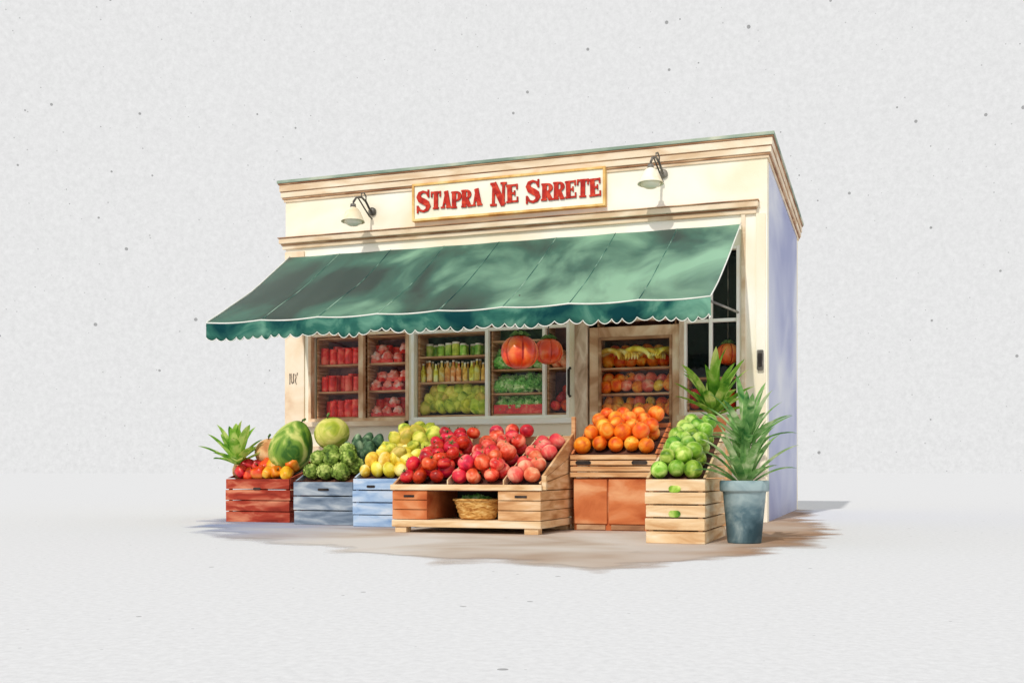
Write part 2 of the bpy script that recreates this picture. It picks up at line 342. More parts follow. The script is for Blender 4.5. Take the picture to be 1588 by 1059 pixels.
door = boxes('door',[(-2.06,-1.14,.06,.065,.45,2.25)],'glass',shop)
boxes('frame',[(-2.36,-2.2,-.03,.1,.004,2.46),(-1.045,-.985,-.03,.1,.004,2.46),(-2.36,-.985,-.03,.1,2.46,2.56)],'doorframe',door,.008)
boxes('leaf_frame',[(-2.18,-2.06,.02,.09,.02,2.4),(-1.14,-1.05,.02,.09,.02,2.4),(-2.06,-1.14,.02,.09,2.27,2.4),(-2.06,-1.14,.02,.09,.02,.45)],'winbrown',door,.008)
boxes('inner_bead',[(-2.06,-2.03,.0,.055,.45,2.27),(-1.17,-1.14,.0,.055,.45,2.27),(-2.03,-1.17,.0,.055,2.235,2.27)],'brown',door,.004)
bm=bmesh.new(); tube(bm,[(-2.42,-.02,1.55),(-2.42,-.08,1.57),(-2.42,-.08,1.88),(-2.42,-.02,1.9)],.018); obj('handle',bm,'slot',door)

# awning
XL0,XR0,XL1,XR1=-6.4,-.3,-6.1,-.3; ZT,ZB,YF=3.54,2.32,-2.41
def cpos(u,v):
    x=(XL0+(XL1-XL0)*v)*(1-u)+(XR0+(XR1-XR0)*v)*u
    ph=(u*8)%1
    sag=-.05*math.sin(math.pi*v)-.022*math.sin(math.pi*ph)*(.3+.5*v)
    wr=noise.noise(Vector((u*26,v*1.4,1)))*.038*math.sin(math.pi*v)+noise.noise(Vector((u*8,v*3,7)))*.02*math.sin(math.pi*v)
    return Vector((x,-.06+(YF+.06)*v,ZT+(ZB-ZT)*v+sag+wr))
bm=bmesh.new(); NU,NV=192,20
gv=[[bm.verts.new(cpos(i/NU,j/NV)) for j in range(NV+1)] for i in range(NU+1)]
for i in range(NU):
    for j in range(NV):
        f=bm.faces.new((gv[i][j],gv[i][j+1],gv[i+1][j+1],gv[i+1][j])); f.smooth=True
aw=obj('awning',bm,'awning',shop,0,'sloping mottled blue green canvas awning with scalloped valance')
bm=bmesh.new(); tube(bm,[cpos(i/96,1)+Vector((0,-.005,0)) for i in range(97)],.008,6); obj('piping',bm,'piping',aw)
for uu in (0,1):
    bm=bmesh.new(); tube(bm,[cpos(uu,j/10)+Vector((0,0,.01)) for j in range(11)],.008,6); obj('piping',bm,'piping',aw)
bm=bmesh.new(); prev=None; hem=[]
u=0; sc_=[]
while u<1:
    wdt=R.uniform(.017,.031); sc_.append((u,min(u+wdt,1),R.uniform(.7,1.3))); u+=wdt
for (ua,ub,am) in sc_:
    for i in range(8):
        ph=i/8; u=ua+(ub-ua)*ph; p=cpos(u,1)
        dr=.16+.042*am*abs(math.sin(math.pi*ph))**.8 + noise.noise(Vector((u*14,0,5)))*.03
        fl=.02*math.sin(u*60)+.018*noise.noise(Vector((u*30,0,0)))
        col=[bm.verts.new((p.x,p.y-.012+fl*t*.9,p.z-.01-dr*t)) for t in (0,.33,.66,1)]
        hem.append(col[3].co+Vector((0,-.006,0)))
        if prev:
            for k in range(3):
                f=bm.faces.new((prev[k],prev[k+1],col[k+1],col[k])); f.smooth=True
        prev=col
v=obj('valance',bm,'valance',aw); md=v.modifiers.new('Solid','SOLIDIFY'); md.thickness=.006
bm=bmesh.new(); tube(bm,hem,.005,5); obj('hem',bm,'piping',v)
for x in (-6.12,-.34):
    bm=bmesh.new(); tube(bm,[(x,-.02,2.5),(x,YF+.03,ZB-.03)],.014,8); obj('arm',bm,'metal',aw)
bm=bmesh.new(); tube(bm,[(-6.09,YF+.04,ZB-.06),(-.33,YF+.04,ZB-.06)],.018,8); obj('front_bar',bm,'metal',aw)
for k in range(1,8):
    bm=bmesh.new(); tube(bm,[cpos(k/8,j/16)+Vector((0,0,.001)) for j in range(17)],.005,5); obj('seam',bm,'seam',aw)

# ---------------------------------------------------------------- lettering
def ribbon(bm, pts, wd, y, t=.016):
    n=len(pts); wd = wd if isinstance(wd,(list,tuple)) else [wd]*n
    L=[];Rr=[]
    for i,(x,z) in enumerate(pts):
        a=pts[max(i-1,0)]; c=pts[min(i+1,n-1)]; d=Vector((c[0]-a[0],c[1]-a[1])).normalized(); nn=Vector((-d.y,d.x))*wd[i]/2
        L.append((x+nn.x,z+nn.y)); Rr.append((x-nn.x,z-nn.y))
    for i in range(n-1):
        q=[L[i],L[i+1],Rr[i+1],Rr[i]]
        F=[bm.verts.new((p[0],y,p[1])) for p in q]; B=[bm.verts.new((p[0],y+t,p[1])) for p in q]
        bm.faces.new(F)
        for k in range(4):
            f=bm.faces.new((F[k],B[k],B[(k+1)%4],F[(k+1)%4])); f.material_index=1
def arc(cx,cz,rx,rz,a0,a1,n=12):
    return [(cx+rx*math.cos(math.radians(a0+(a1-a0)*i/n)), cz+rz*math.sin(math.radians(a0+(a1-a0)*i/n))) for i in range(n+1)]
K,T_,SF=.33,.13,.12
BW=[.13]+[.13,.15,.18,.22,.26,.29,.31,.29,.26,.22,.18,.15,.13]+[.13]
GL={
'T':[([(.5,0),(.5,1)],K),([(.0,.94),(1.0,.94)],T_),([(.05,1),(.05,.68)],.11),([(.95,1),(.95,.68)],.11),([(.2,.055),(.8,.055)],SF)],
'A':[([(.2,.02),(.5,1)],.15),([(.46,1),(.78,.02)],K),([(.28,.32),(.68,.32)],.10),([(-.02,.055),(.40,.055)],SF),([(.52,.055),(1.04,.055)],SF)],
'P':[([(.28,0),(.28,1)],K),([(.28,.94)]+arc(.56,.70,.30,.24,90,-90)+[(.28,.46)],BW),([(.0,.055),(.58,.055)],SF),([(.0,.945),(.3,.945)],SF)],
'R':[([(.26,0),(.26,1)],K),([(.26,.94)]+arc(.54,.73,.28,.21,90,-90)+[(.26,.52)],BW),([(.5,.5),(.84,.04)],.31),([(-.02,.055),(.52,.055)],SF),([(-.02,.945),(.28,.945)],SF),([(.72,.055),(1.05,.055)],SF)],
'N':[([(.2,0),(.2,1)],.15),([(.84,0),(.84,1)],.15),([(.18,.98),(.86,.04)],.30),([(.0,.055),(.42,.055)],SF),([(-.02,.945),(.3,.945)],SF),([(.64,.945),(1.04,.945)],SF)],
'E':[([(.28,0),(.28,1)],K),([(.0,.94),(.92,.94)],T_),([(.0,.06),(.94,.06)],T_),([(.3,.51),(.68,.51)],T_),([(.9,1),(.9,.70)],.11),([(.92,0),(.92,.30)],.11),([(.70,.37),(.70,.65)],.10)],
'S':[([(.82,.74),(.74,.88),(.5,.94),(.27,.88),(.19,.73),(.3,.59),(.52,.5),(.74,.4),(.83,.26),(.73,.12),(.5,.06),(.26,.12),(.14,.28)],[.1,.12,.13,.2,.27,.32,.33,.32,.27,.2,.13,.12,.1]),([(.86,1.0),(.86,.66)],.10),([(.10,.0),(.10,.34)],.10)],
}
def glyph(bm,ch,x,z,wd,h,y,rot=0):
    c,s_=math.cos(rot),math.sin(rot); ox,oz=x+wd/2,z+h/2
    for k,(pts,s) in enumerate(GL[ch]):
        P=[]
        for p in pts:
            dx,dz=p[0]*wd-wd/2,p[1]*h-h/2
            P.append((ox+dx*c-dz*s_,oz+dx*s_+dz*c))
        sc=(wd+h)/2*.97
        W=[q*sc for q in s] if isinstance(s,list) else s*sc
        ribbon(bm,P,W,y-.0007*k)
sg=root('shop_sign',(-3.25,-.05,3.9),'cream rectangular sign with red serif lettering and gold frame','sign')
X0,X1,Z0,Z1=-4.557,-1.95,3.885,4.375
boxes('board',[(X0+.03,X1-.03,-.07,0,Z0+.03,Z1-.03)],'cream',sg,.003)
boxes('frame',[(X0,X0+.03,-.09,-.0,Z0,Z1),(X1-.03,X1,-.09,-.0,Z0,Z1),(X0+.03,X1-.03,-.09,0,Z1-.03,Z1),(X0+.03,X1-.03,-.09,0,Z0,Z0+.03)],'gold',sg,.004)
for word,xa,xb in (('STAPRA',-4.50,-3.575),('NE',-3.46,-3.08),('SRRETE',-2.99,-2.00)):
    bm=bmesh.new(); n=len(word); big=.215; small=((xb-xa)-big)/(n-1); x=xa
    for i,ch in enumerate(word):
        wd=(big if i==0 else small); h=(.30 if i==0 else .225)*R.uniform(.97,1.05)
        glyph(bm,ch,x,4.015+R.uniform(-.008,.008)-(.025 if i==0 else 0),wd*R.uniform(.94,.99),h,-.088,R.uniform(-.035,.035)); x+=wd
    obj('lettering',bm,['red','rededge'],sg,0,'red bold serif word '+word)
bm=bmesh.new()
for k,(pts,wd) in enumerate([([(0,.15),(.003,.08),(.0,.0)],.012),([(.02,.15),(.028,.03),(.04,.01),(.052,.04)],.010),([(.06,.15),(.056,.09),(.062,.02)],.012),([(.08,.14),(.10,.10),(.085,.05),(.105,.0)],.010),([(.12,.16),(.112,.12)],.010)]):
    ribbon(bm,[(-6.42+p[0],1.80+p[1]) for p in pts],wd,-.03-.0007*k,.006)
obj('lettering',bm,['glyph','glyph'],shop,0,'small faded hand painted squiggle on the pilaster')

# ---------------------------------------------------------------- wall lamps
def lamp(x,z,label):
    r=root('wall_lamp',(x,0,z),label,'lamp','gooseneck lamps on the shop front')
    bm=bmesh.new(); revolve(bm,[(0,0),(.055,0),(.055,.03),(.03,.045),(0,.045)],16)
    bmesh.ops.rotate(bm,verts=bm.verts[:],cent=(0,0,0),matrix=Matrix.Rotation(math.radians(90),3,'X')); bmesh.ops.translate(bm,verts=bm.verts[:],vec=(x,0,z)); obj('mount',bm,'metal',r)
    bm=bmesh.new()
    tube(bm,[(x,-.02,z),(x-.0,-.1,z+.02),(x-.02,-.16,z+.10),(x-.04,-.25,z+.14),(x-.06,-.36,z+.11),(x-.07,-.42,z+.04),(x-.07,-.43,z-.0)],.015,8)
    obj('arm',bm,'metal',r)
    bm=bmesh.new(); tube(bm,[(x,-.02,z-.1),(x,-.10,z-.08),(x-.02,-.2,z+.0),(x-.05,-.3,z+.1),(x-.055,-.33,z+.12)],.010,8); obj('brace',bm,'metal',r)
    bm=bmesh.new(); tube(bm,[(x-.02,-.16,z+.1),(x-.02,-.16,z+.17),(x-.03,-.20,z+.21),(x-.04,-.25,z+.19),(x-.04,-.26,z+.14)],.010,8); obj('hook',bm,'metal',r)
    xx=x-.07
    bm=bmesh.new(); revolve(bm,[(0,.03),(.035,.03),(.04,-.01),(.0,-.01)],16,(xx,-.43,z-.02)); obj('socket',bm,'metal',r)
    bm=bmesh.new(); revolve(bm,[(.03,0),(.06,-.02),(.10,-.07),(.125,-.13),(.15,-.18),(.155,-.195),(.145,-.19),(.115,-.13),(.09,-.075),(.05,-.03),(0,-.02)],28,(0,0,0))
    bmesh.ops.rotate(bm,verts=bm.verts[:],cent=(0,0,0),matrix=Matrix.Rotation(math.radians(-2),3,'X')); bmesh.ops.translate(bm,verts=bm.verts[:],vec=(xx,-.43,z-.03)); obj('lamp_shade',bm,'shade',r)
    bm=bmesh.new(); revolve(bm,[(0,-.10),(.08,-.12),(.125,-.17),(.11,-.21),(.06,-.24),(0,-.25)],18,(xx,-.43,z-.03)); obj('bulb',bm,'shade',r)
lamp(-5.17,4.08,'cream bell shaded gooseneck lamp above the awning')
lamp(-1.24,4.23,'cream bell shaded gooseneck lamp beside the sign')
wb=root('wall_box',(-.075,-.02,1.8),'small dark grey box fixed to the corner pilaster','wall box')
boxes('casing',[(-.115,-.04,-.07,-.021,1.8,2.04)],'metal',wb,.012)
boxes('cover',[(-.10,-.055,-.08,-.071,1.84,2.0)],'slot',wb,.005)

# ---------------------------------------------------------------- goods meshes
def fruit_mesh(name,m,r,kind):
    bm=bmesh.new(); n=20; prof=[]
    for i in range(13):
        a=-math.pi/2+math.pi*i/12; rr=r*math.cos(a); z=r*math.sin(a)
        if kind in('apple','tomato'):
            z*= .92 if kind=='apple' else .82
            if i>9: z-=r*(.10*(i-9)**1.35)*(.55 if kind=='tomato' else .7)
        if kind=='lemon' : z*=1.25; z+= (r*.12 if i==12 else (-r*.12 if i==0 else 0))
        prof.append((max(rr,0) if 0<i<12 else 0,z))
    revolve(bm,prof,n,lobes=5 if kind=='tomato' else 0,amp=.035)
    ztop=prof[-1][1]
    if kind=='tomato':
        for k in range(5):
            a=2*math.pi*k/5
            p=[(0,0,.006),(.25*r*math.cos(a-.35),.25*r*math.sin(a-.35),.012),(.62*r*math.cos(a),.62*r*math.sin(a),.02),(.25*r*math.cos(a+.35),.25*r*math.sin(a+.35),.012)]
            f=bm.faces.new([bm.verts.new((q[0],q[1],q[2]+prof[10][1]*.98)) for q in p]); f.material_index=1
        tube(bm,[(0,0,ztop),(0.004,0,ztop+r*.4)],.006,6,1)
    elif kind in('apple','lime','orange'):
        tube(bm,[(0,0,ztop-.01),(.006,0,ztop+(r*.35 if kind=='apple' else r*.05))],r*.06,6,1)
    return mesh_of(name,bm,[m,'stem'])
me_tom=fruit_mesh('tomato','tomato',.078,'tomato'); me_app=fruit_mesh('apple','apple',.08,'apple')
me_pea=fruit_mesh('peach','peach',.082,'apple'); me_ora=fruit_mesh('orange','orange',.083,'orange')
me_lim=fruit_mesh('lime','lime',.072,'lime'); me_lem=fruit_mesh('lemon','lemon',.07,'lemon'); me_man=fruit_mesh('mango','mango',.085,'lemon')
def artichoke(name,m,r,rows=8):
    bm=bmesh.new(); revolve(bm,[(0,-r*.85),(r*.6,-r*.7),(r*.9,-r*.2),(r*.92,r*.2),(r*.66,r*.66),(0,r*.86)],14)
    for i in range(rows):
        t=i/(rows-1); lat=-.9+t*2.2; rr=r*math.cos(lat); z=r*.95*math.sin(lat); n=max(4,int(10*math.cos(lat))) if lat<1.3 else 4
        for k in range(n):
            a=2*math.pi*(k+.5*(i%2))/n
            c,s=math.cos(a),math.sin(a); wd=r*.30; ln=r*.36
            up=Vector((-c*math.sin(lat),-s*math.sin(lat),math.cos(lat))); out=Vector((c*math.cos(lat),s*math.cos(lat),math.sin(lat))); sd=Vector((-s,c,0))
            P=Vector((rr*c,rr*s,z))*.95
            pts=[P-sd*wd*.6,P-sd*wd+up*ln*.4,P-sd*wd*.6+up*ln*.9,P+up*ln*1.0,P+sd*wd*.6+up*ln*.9,P+sd*wd+up*ln*.4,P+sd*wd*.6]
            mid=P+up*ln*.5+out*r*.16
            V=[bm.verts.new(p) for p in pts]; mm=bm.verts.new(mid)
            for q in range(7):
                f=bm.faces.new((V[q],V[(q+1)%7],mm)); f.smooth=True
    return mesh_of(name,bm,[m])
me_art=artichoke('artichoke','arti',.102)
def avocado():
    bm=bmesh.new(); prof=[(0,-.08),(.045,-.07),(.07,-.035),(.072,.0),(.056,.045),(.036,.08),(.018,.095),(0,.1)]
    revolve(bm,prof,14)
    for v in bm.verts: v.co+=v.co.normalized()*noise.noise(v.co*40)*.004
    return mesh_of('avocado',bm,['avo'])
me_avo=avocado()
def lettuce(name,m,r):
    bm=bmesh.new(); bmesh.ops.create_icosphere(bm,subdivisions=4,radius=r)
    for v in bm.verts:
        d=v.co.normalized(); v.co+=d*r*(.5*abs(noise.noise(d*3.1+Vector((r*90,0,0))))+.3*noise.noise(d*9)); v.co.z*=.8
    return mesh_of(name,bm,[m])
me_let=lettuce('lettuce','lettuce',.09)
def jar(name,m,r,h,lidm='lid',bot=False):
    bm=bmesh.new()
    if bot: prof=[(0,0),(r,0),(r*1.02,.02),(r,h*.6),(r*.45,h*.75),(r*.4,h*.92)]
    else: prof=[(0,0),(r*.95,0),(r,.015),(r,h*.78),(r*.86,h*.86)]
    revolve(bm,prof,14)
    z=prof[-1][1]; rr=prof[-1][0]*1.08
    revolve(bm,[(0,z),(rr,z),(rr,h),(0,h)],14,mi=1,smooth=False)
    return mesh_of(name,bm,[m,lidm])
me_jr2=jar('red_jar','jarred',.056,.215,'jarred'); me_jg=jar('green_jar','jargreen',.048,.17); me_bt=jar('bottle','bottle',.036,.27,bot=True)
def pack(name,m):
    bm=bmesh.new(); box(bm,-.075,.075,-.06,.06,0,.05,1)
    bmesh.ops.create_icosphere(bm,subdivisions=3,radius=.07,matrix=Matrix.Translation((0,0,.07)))
    for v in bm.verts:
        if v.co.z>.055: v.co+=Vector((noise.noise(v.co*25),noise.noise(v.co*25+Vector((5,0,0))),noise.noise(v.co*25+Vector((0,7,0)))))*.03
    for f in bm.faces:
        if f.material_index!=1: f.smooth=True
    return mesh_of(name,bm,[m,'jarred'])
me_pk=pack('food_pack','jarpink')
def banana():
    bm=bmesh.new()
    for k in range(5):
        o=(k-2)*.035
        pts=[(o+.01*math.sin(i),-.13*math.cos(i*.42)*1.1,.10*math.sin(i*.42)) for i in range(8)]
        tube(bm,pts,[.008,.018,.024,.026,.026,.023,.016,.006],8)
    return mesh_of('banana_bunch',bm,['lemon'])
me_ban=banana()
def pepper(m):
    bm=bmesh.new(); prof=[(0,-.07),(.035,-.078),(.055,-.05),(.068,0),(.075,.035),(.06,.06),(.025,.055),(0,.045)]
    revolve(bm,prof,24,lobes=4,amp=.13); tube(bm,[(0,0,.04),(.004,0,.07),(.015,0,.095)],[.012,.008,.009],6,1)
    return mesh_of('bell_pepper',bm,[m,'stem'])
me_pep=pepper('pepper'); me_pep2=pepper('squash'); me_pep3=pepper('tomato')

def fill(me,name,label,cat,group,x0,x1,y0,y1,zf,r,layers=2,hump=0.0,rotall=True,jit=.22,scj=.11,tilt=0):
    sp=2*r*.99; xc=(x0+x1)/2
    for L_ in range(layers):
        row=0; off=L_*r*.8
        y=y0+r+off*.8
        while y<=y1-r*.8-off*.3:
            x=x0+r+(row%2)*r*.9+off
            while x<=x1-r*.8-off*.1:
                hz=hump*(1-((x-xc)/max((x1-x0)/2,.01))**2)
                px=x+R.uniform(-jit,jit)*r; py=y+R.uniform(-jit,jit)*r
                rot=(R.uniform(-.9,.9),R.uniform(-.9,.9),R.uniform(0,6.28)) if rotall else (R.uniform(-.3,.3)+tilt,R.uniform(-.3,.3),R.uniform(0,6.28))
                put(me,name,(px,py,zf(py)+r*.95+hz+L_*r*1.35+R.uniform(0,.15)*r),rot,1+R.uniform(-scj,scj),label,cat,group)
                x+=sp
            y+=sp*.88; row+=1

# ---------------------------------------------------------------- crates
def crate(label,x0,x1,y0,y1,hf,hb,m,nsl,z0=0.0,t=.022,slots=(),slot_m='slot',name='crate',tray_m='darkbrown',slotw=.1,sloth=.028):
    r=root(name,((x0+x1)/2,(y0+y1)/2,z0),label,'crate','produce crates in front of the shop')
    pitch=(hf-z0)/nsl; gap=.011
    boxes('front_panel',[(x0+R.uniform(-.006,.006),x1+R.uniform(-.006,.006),y0-R.uniform(0,.005),y0+t,z0+i*pitch+gap/2+R.uniform(-.002,.002),z0+(i+1)*pitch-gap/2) for i in range(nsl)],m,r,.005)
    for xa in (x0,x1-t):
        bm=bmesh.new(); i=0
        while z0+i*pitch<hb-.01:
            a=z0+i*pitch+gap/2; b_=min(z0+(i+1)*pitch-gap/2,hb)
            ya=y0+t+.001
            yat=lambda z: y0+(z-hf)/(hb-hf)*(y1-y0) if hb>hf+.001 else y0
            s=max(ya,yat(a) if a>hf else ya); e=max(ya,yat(b_) if b_>hf else ya)
            if s<y1-.03:
                p=[(s,a),(y1,a),(y1,b_)]
                if e<y1-.001: p.append((e,b_))
                prism(bm,p,'x',xa,t)
            i+=1
        obj('side_panel',bm,m,r,.004)
    nb=max(2,int(round((hb-z0)/pitch))); pb=(hb-z0)/nb
    boxes('back_panel',[(x0+t+.001,x1-t-.001,y1-t,y1-.001,z0+i*pb+gap/2,z0+(i+1)*pb-gap/2) for i in range(nb)],m,r,.004)
    each('corner_post',[(x0+t+.002,x0+t+.04,y0+t+.001,y0+t+.03,z0+.004,hf-.01),(x1-t-.04,x1-t-.002,y0+t+.001,y0+t+.03,z0+.004,hf-.01)],m,r,.003)
    zt=lambda y: hf-.05+(hb-hf)*(y-y0)/(y1-y0)
    bm=bmesh.new(); ya,yb=y0+t+.034,y1-t-.003
    prism(bm,[(ya,zt(ya)-.02),(yb,zt(yb)-.02),(yb,zt(yb)),(ya,zt(ya))],'x',x0+t+.003,(x1-x0)-2*t-.006)
    obj('tray',bm,tray_m,r)
    for (sx,sz) in slots:
        bm=bmesh.new()
        pts=[(sx-slotw/2+sloth/2+math.cos(a)*sloth/2,sz+math.sin(a)*sloth/2) for a in [math.pi/2+math.pi*k/8 for k in range(9)]]+[(sx+slotw/2-sloth/2+math.cos(a)*sloth/2,sz+math.sin(a)*sloth/2) for a in [-math.pi/2+math.pi*k/8 for k in range(9)]]
        prism(bm,pts,'y',y0-.010,.012); obj('handle_slot',bm,slot_m,r)
    return r,zt
cA,zA=crate('reddish brown slatted crate holding peppers and melons',-6.15,-5.28,-1.95,-1.05,.52,.74,'redwood',4,slots=[(-5.72,.40)])
cB,zB=crate('weathered grey slatted crate heaped with artichokes',-5.02,-4.27,-2.3,-1.3,.49,.88,'greywood',3,slots=[(-4.64,.40)],slotw=.14)
cC,zC=crate('pale blue slatted crate filled with lemons',-4.17,-3.43,-2.5,-1.4,.53,.98,'bluewood',4,slots=[(-3.95,.44)])
cF,zF=crate('tall pale pine crate filled with green limes',-.575,-.08,-4.2,-3.0,.54,.97,'pinepale',5,slots=[(-.33,.455),(-.33,.25)],slot_m='lime',slotw=.10,sloth=.055)

D=root('display_bench',(-2.51,-2.8,0),'long pine display bench with sloping bins of red fruit','display bench')
x0,x1,y0,y1=-3.28,-1.74,-3.4,-2.25
each('foot',[(x0+.03,x0+.15,y0+.02,y0+.14,0.004,.06),(x1-.17,x1-.03,y0+.02,y0+.14,0.004,.06),(x0+.03,x0+.15,y1-.14,y1-.02,0.004,.06),(x1-.17,x1-.03,y1-.14,y1-.02,0.004,.06)],'pinepale',D,.005)
boxes('base_board',[(x0,x1,y0,y1,.06,.13)],'pinepale',D,.008)
boxes('drawer_box',[(x0+.005,-2.905,y0+.01,y0+.03,.135,.225),(x0+.005,-2.905,y0+.01,y0+.03,.232,.32),(x0+.005,-2.905,y0+.01,y0+.03,.327,.415),(-2.925,-2.905,y0+.031,y1-.1,.135,.415)],'rust',D,.004,'rust red slatted storage box')
boxes('drawer_box',[(-2.17,x1-.005,y0+.01,y0+.03,.135,.225),(-2.17,x1-.005,y0+.01,y0+.03,.232,.32),(-2.17,x1-.005,y0+.01,y0+.03,.327,.415),(-2.17,-2.15,y0+.031,y1-.1,.135,.415)],'pine',D,.004,'tan slatted storage box')
boxes('handle_slot',[(-3.15,-3.04,y0+.004,y0+.012,.35,.372)],'slot',D); boxes('handle_slot',[(-2.0,-1.88,y0+.004,y0+.012,.35,.372)],'slot',D)
boxes('back_board',[(-2.90,-2.175,-2.6,-2.58,.135,.415)],'dark',D)
boxes('front_rail',[(x0-.01,x1+.01,y0-.012,y0+.02,.42,.475)],'pinepale',D,.006)
hf,hb=.47,.92
zD=lambda y: hf-.04+(hb-hf)*(y-y0)/(y1-y0)
bm=bmesh.new(); prism(bm,[(y0+.021,zD(y0)-.02),(y1-.02,zD(y1)-.02),(y1-.02,zD(y1)),(y0+.021,zD(y0))],'x',x0+.025,x1-x0-.05); obj('tray',bm,'darkbrown',D)
bm=bmesh.new(); prism(bm,[(y0+.022,.135),(y1,.135),(y1,hb+.06),(y0+.022,hf+.01)],'x',x0,.024); obj('side_panel',bm,'pine',D,.006)
bm=bmesh.new()
for k in range(3): prism(bm,[(y0+.032,.137+k*.095),(y1-.002,.137+k*.095),(y1-.002,.226+k*.095),(y0+.032,.226+k*.095)],'x',x1-.024,.022)
prism(bm,[(y0+.022,.425),(y1-.002,.425),(y1-.002,.60),(y0+.022,.475)],'x',x1-.024,.024)
prism(bm,[(y0+.022,.482),(y1-.002,.607),(y1-.002,.78),(y0+.022,.50)],'x',x1-.024,.021)
prism(bm,[(y0+.1,.53),(y1-.002,.787),(y1-.002,1.0),(y0+.1,.56)],'x',x1-.024,.024)
obj('side_panel',bm,'pine',D,.004)
boxes('post',[(x1-.03,x1+.01,y1,y1+.05,.004,1.17)],'pine',D,.006)
boxes('post',[(x1+.0,x1+.045,y0+.023,y0+.07,.425,.56)],'pinepale',D,.006)
for xd in (-2.70,-2.125):
    bm=bmesh.new(); prism(bm,[(y0+.021,zD(y0)+.002),(y1-.022,zD(y1)+.002),(y1-.022,zD(y1)+.10),(y0+.021,zD(y0)+.09)],'x',xd,.012); obj('divider',bm,'pinepale',D,.003)
boxes('back_panel',[(x0+.025,x1-.025,y1-.019,y1,.135,hb+.05)],'pine',D,.004)
BX,BY=-2.47,-3.14
B=root('wicker_basket',(BX,BY,.132),'round tan wicker basket with leafy greens inside the bench','basket')
bm=bmesh.new(); prof=[(0,.005),(.17,.005)]
for k in range(9):
    t=k/8; prof.append((.18+.06*t+(.006 if k%2 else -.004),.01+.17*t))
prof+=[(.235,.19),(.222,.185),(.17,.04),(0,.04)]
revolve(bm,prof,40,(BX,BY,.132),lobes=20,amp=.03)
for v in bm.verts: v.co.y=BY+(v.co.y-BY)*.75
obj('bowl',bm,'basket',B)
bm=bmesh.new(); tube(bm,[(BX+.245*math.cos(a),BY+.184*math.sin(a),.325) for a in [2*math.pi*k/32 for k in range(33)]],.012,8); obj('rim',bm,'basket',B)
for dx,dz,s in ((-.1,0,.7),(.0,.02,.8),(.11,0,.7)):
    put(me_let,'lettuce',(BX+dx,BY,.31+dz),(R.random(),R.random(),R.random()*6),(s,s*.9,s*.5),'leafy green lettuce lying in the wicker basket','vegetable','leafy greens')

E=root('display_cabinet',(-1.32,-2.1,0),'low rust brown two door cabinet under the orange crate','cabinet')
boxes('carcass',[(-1.69,-.94,-2.42,-1.75,.004,.535)],'rust',E,.005)
boxes('door',[(-1.69,-1.34,-2.445,-2.421,.07,.525)],'rust',E,.01); boxes('door',[(-1.325,-.94,-2.445,-2.421,.07,.525)],'rust',E,.01)
each('kick_board',[(-1.66,-1.36,-2.435,-2.421,.012,.062),(-1.30,-.96,-2.435,-2.421,.012,.062)],'brown',E,.004)
cE,zE=crate('wide tan slatted crate filled with oranges on the cabinet',-1.72,-.83,-2.47,-1.7,.775,1.12,'rust',4,z0=.54,slots=[(-1.58,.69),(-1.0,.69)],slotw=.16,sloth=.04)
for o in cE.children:
    if o.name.startswith('front_panel'): o.data.materials[0]=M['pine']

# produce ------------------------------------------------------------------
fill(me_tom,'tomato','shiny red tomato in the sloping bench bin','tomato','tomatoes',-3.255,-2.70,-3.37,-2.28,zD,.08,2,.0)
fill(me_app,'apple','red apple in the sloping bench bin','apple','apples',-2.69,-2.12,-3.37,-2.28,zD,.081,2,.0)
fill(me_pea,'peach','pinkish red peach in the sloping bench bin','peach','peaches',-2.11,-1.765,-3.37,-2.3,zD,.08,1,.02)
fill(me_ora,'orange','bright orange citrus in the wide tan crate','orange','oranges',-1.69,-.86,-2.42,-1.74,zE,.083,2,.01)
fill(me_lim,'lime','round green lime in the tall pine crate','lime','limes',-.55,-.105,-4.15,-3.04,zF,.072,2,.02)
fill(me_art,'artichoke','green scaly artichoke in the grey crate','artichoke','artichokes',-4.99,-4.30,-2.26,-1.8,zB,.098,2,.0,rotall=False,tilt=.3)
fill(me_avo,'avocado','dark green avocado heaped behind the artichokes','avocado','avocados',-4.78,-4.30,-1.8,-1.33,zB,.068,2,.04)
fill(me_lem,'lemon','yellow lemon in the pale blue crate','lemon','lemons',-4.14,-3.46,-2.45,-1.9,zC,.07,2,.02)
fill(me_man,'mango','yellow green mango heaped behind the lemons','mango','mangoes',-4.14,-3.46,-1.92,-1.42,zC,.08,2,.02)
for i,(x,y) in enumerate([(-3.72,-2.3),(-3.62,-2.12),(-3.85,-2.2)]):
    put(me_man,'mango',(x,y,zC(y)+.24),(1.4,.3,R.uniform(.2,1.2)),(.85,.85,1.5),'long yellow green mango lying on the lemons','mango','mangoes')
for i in range(6):
    for j in range(2):
        q=i/5+R.uniform(-.25,.25); me,lb=(me_pep3,'red bell pepper in the reddish brown crate') if q<.12 else ((me_pep2,'deep orange bell pepper in the reddish brown crate') if q<.42 else (me_pep,'orange yellow bell pepper in the reddish brown crate'))
        x=-6.0+.125*i; y=-1.86+.15*j
        put(me,'bell_pepper',(x+R.uniform(-.02,.02),y,zA(y)+.075+R.uniform(0,.04)+.35*(y+1.86)),(R.uniform(-1.5,-.6),R.uniform(-1,1),R.random()*6),1.12+R.uniform(-.1,.15),lb,'bell pepper','bell peppers')
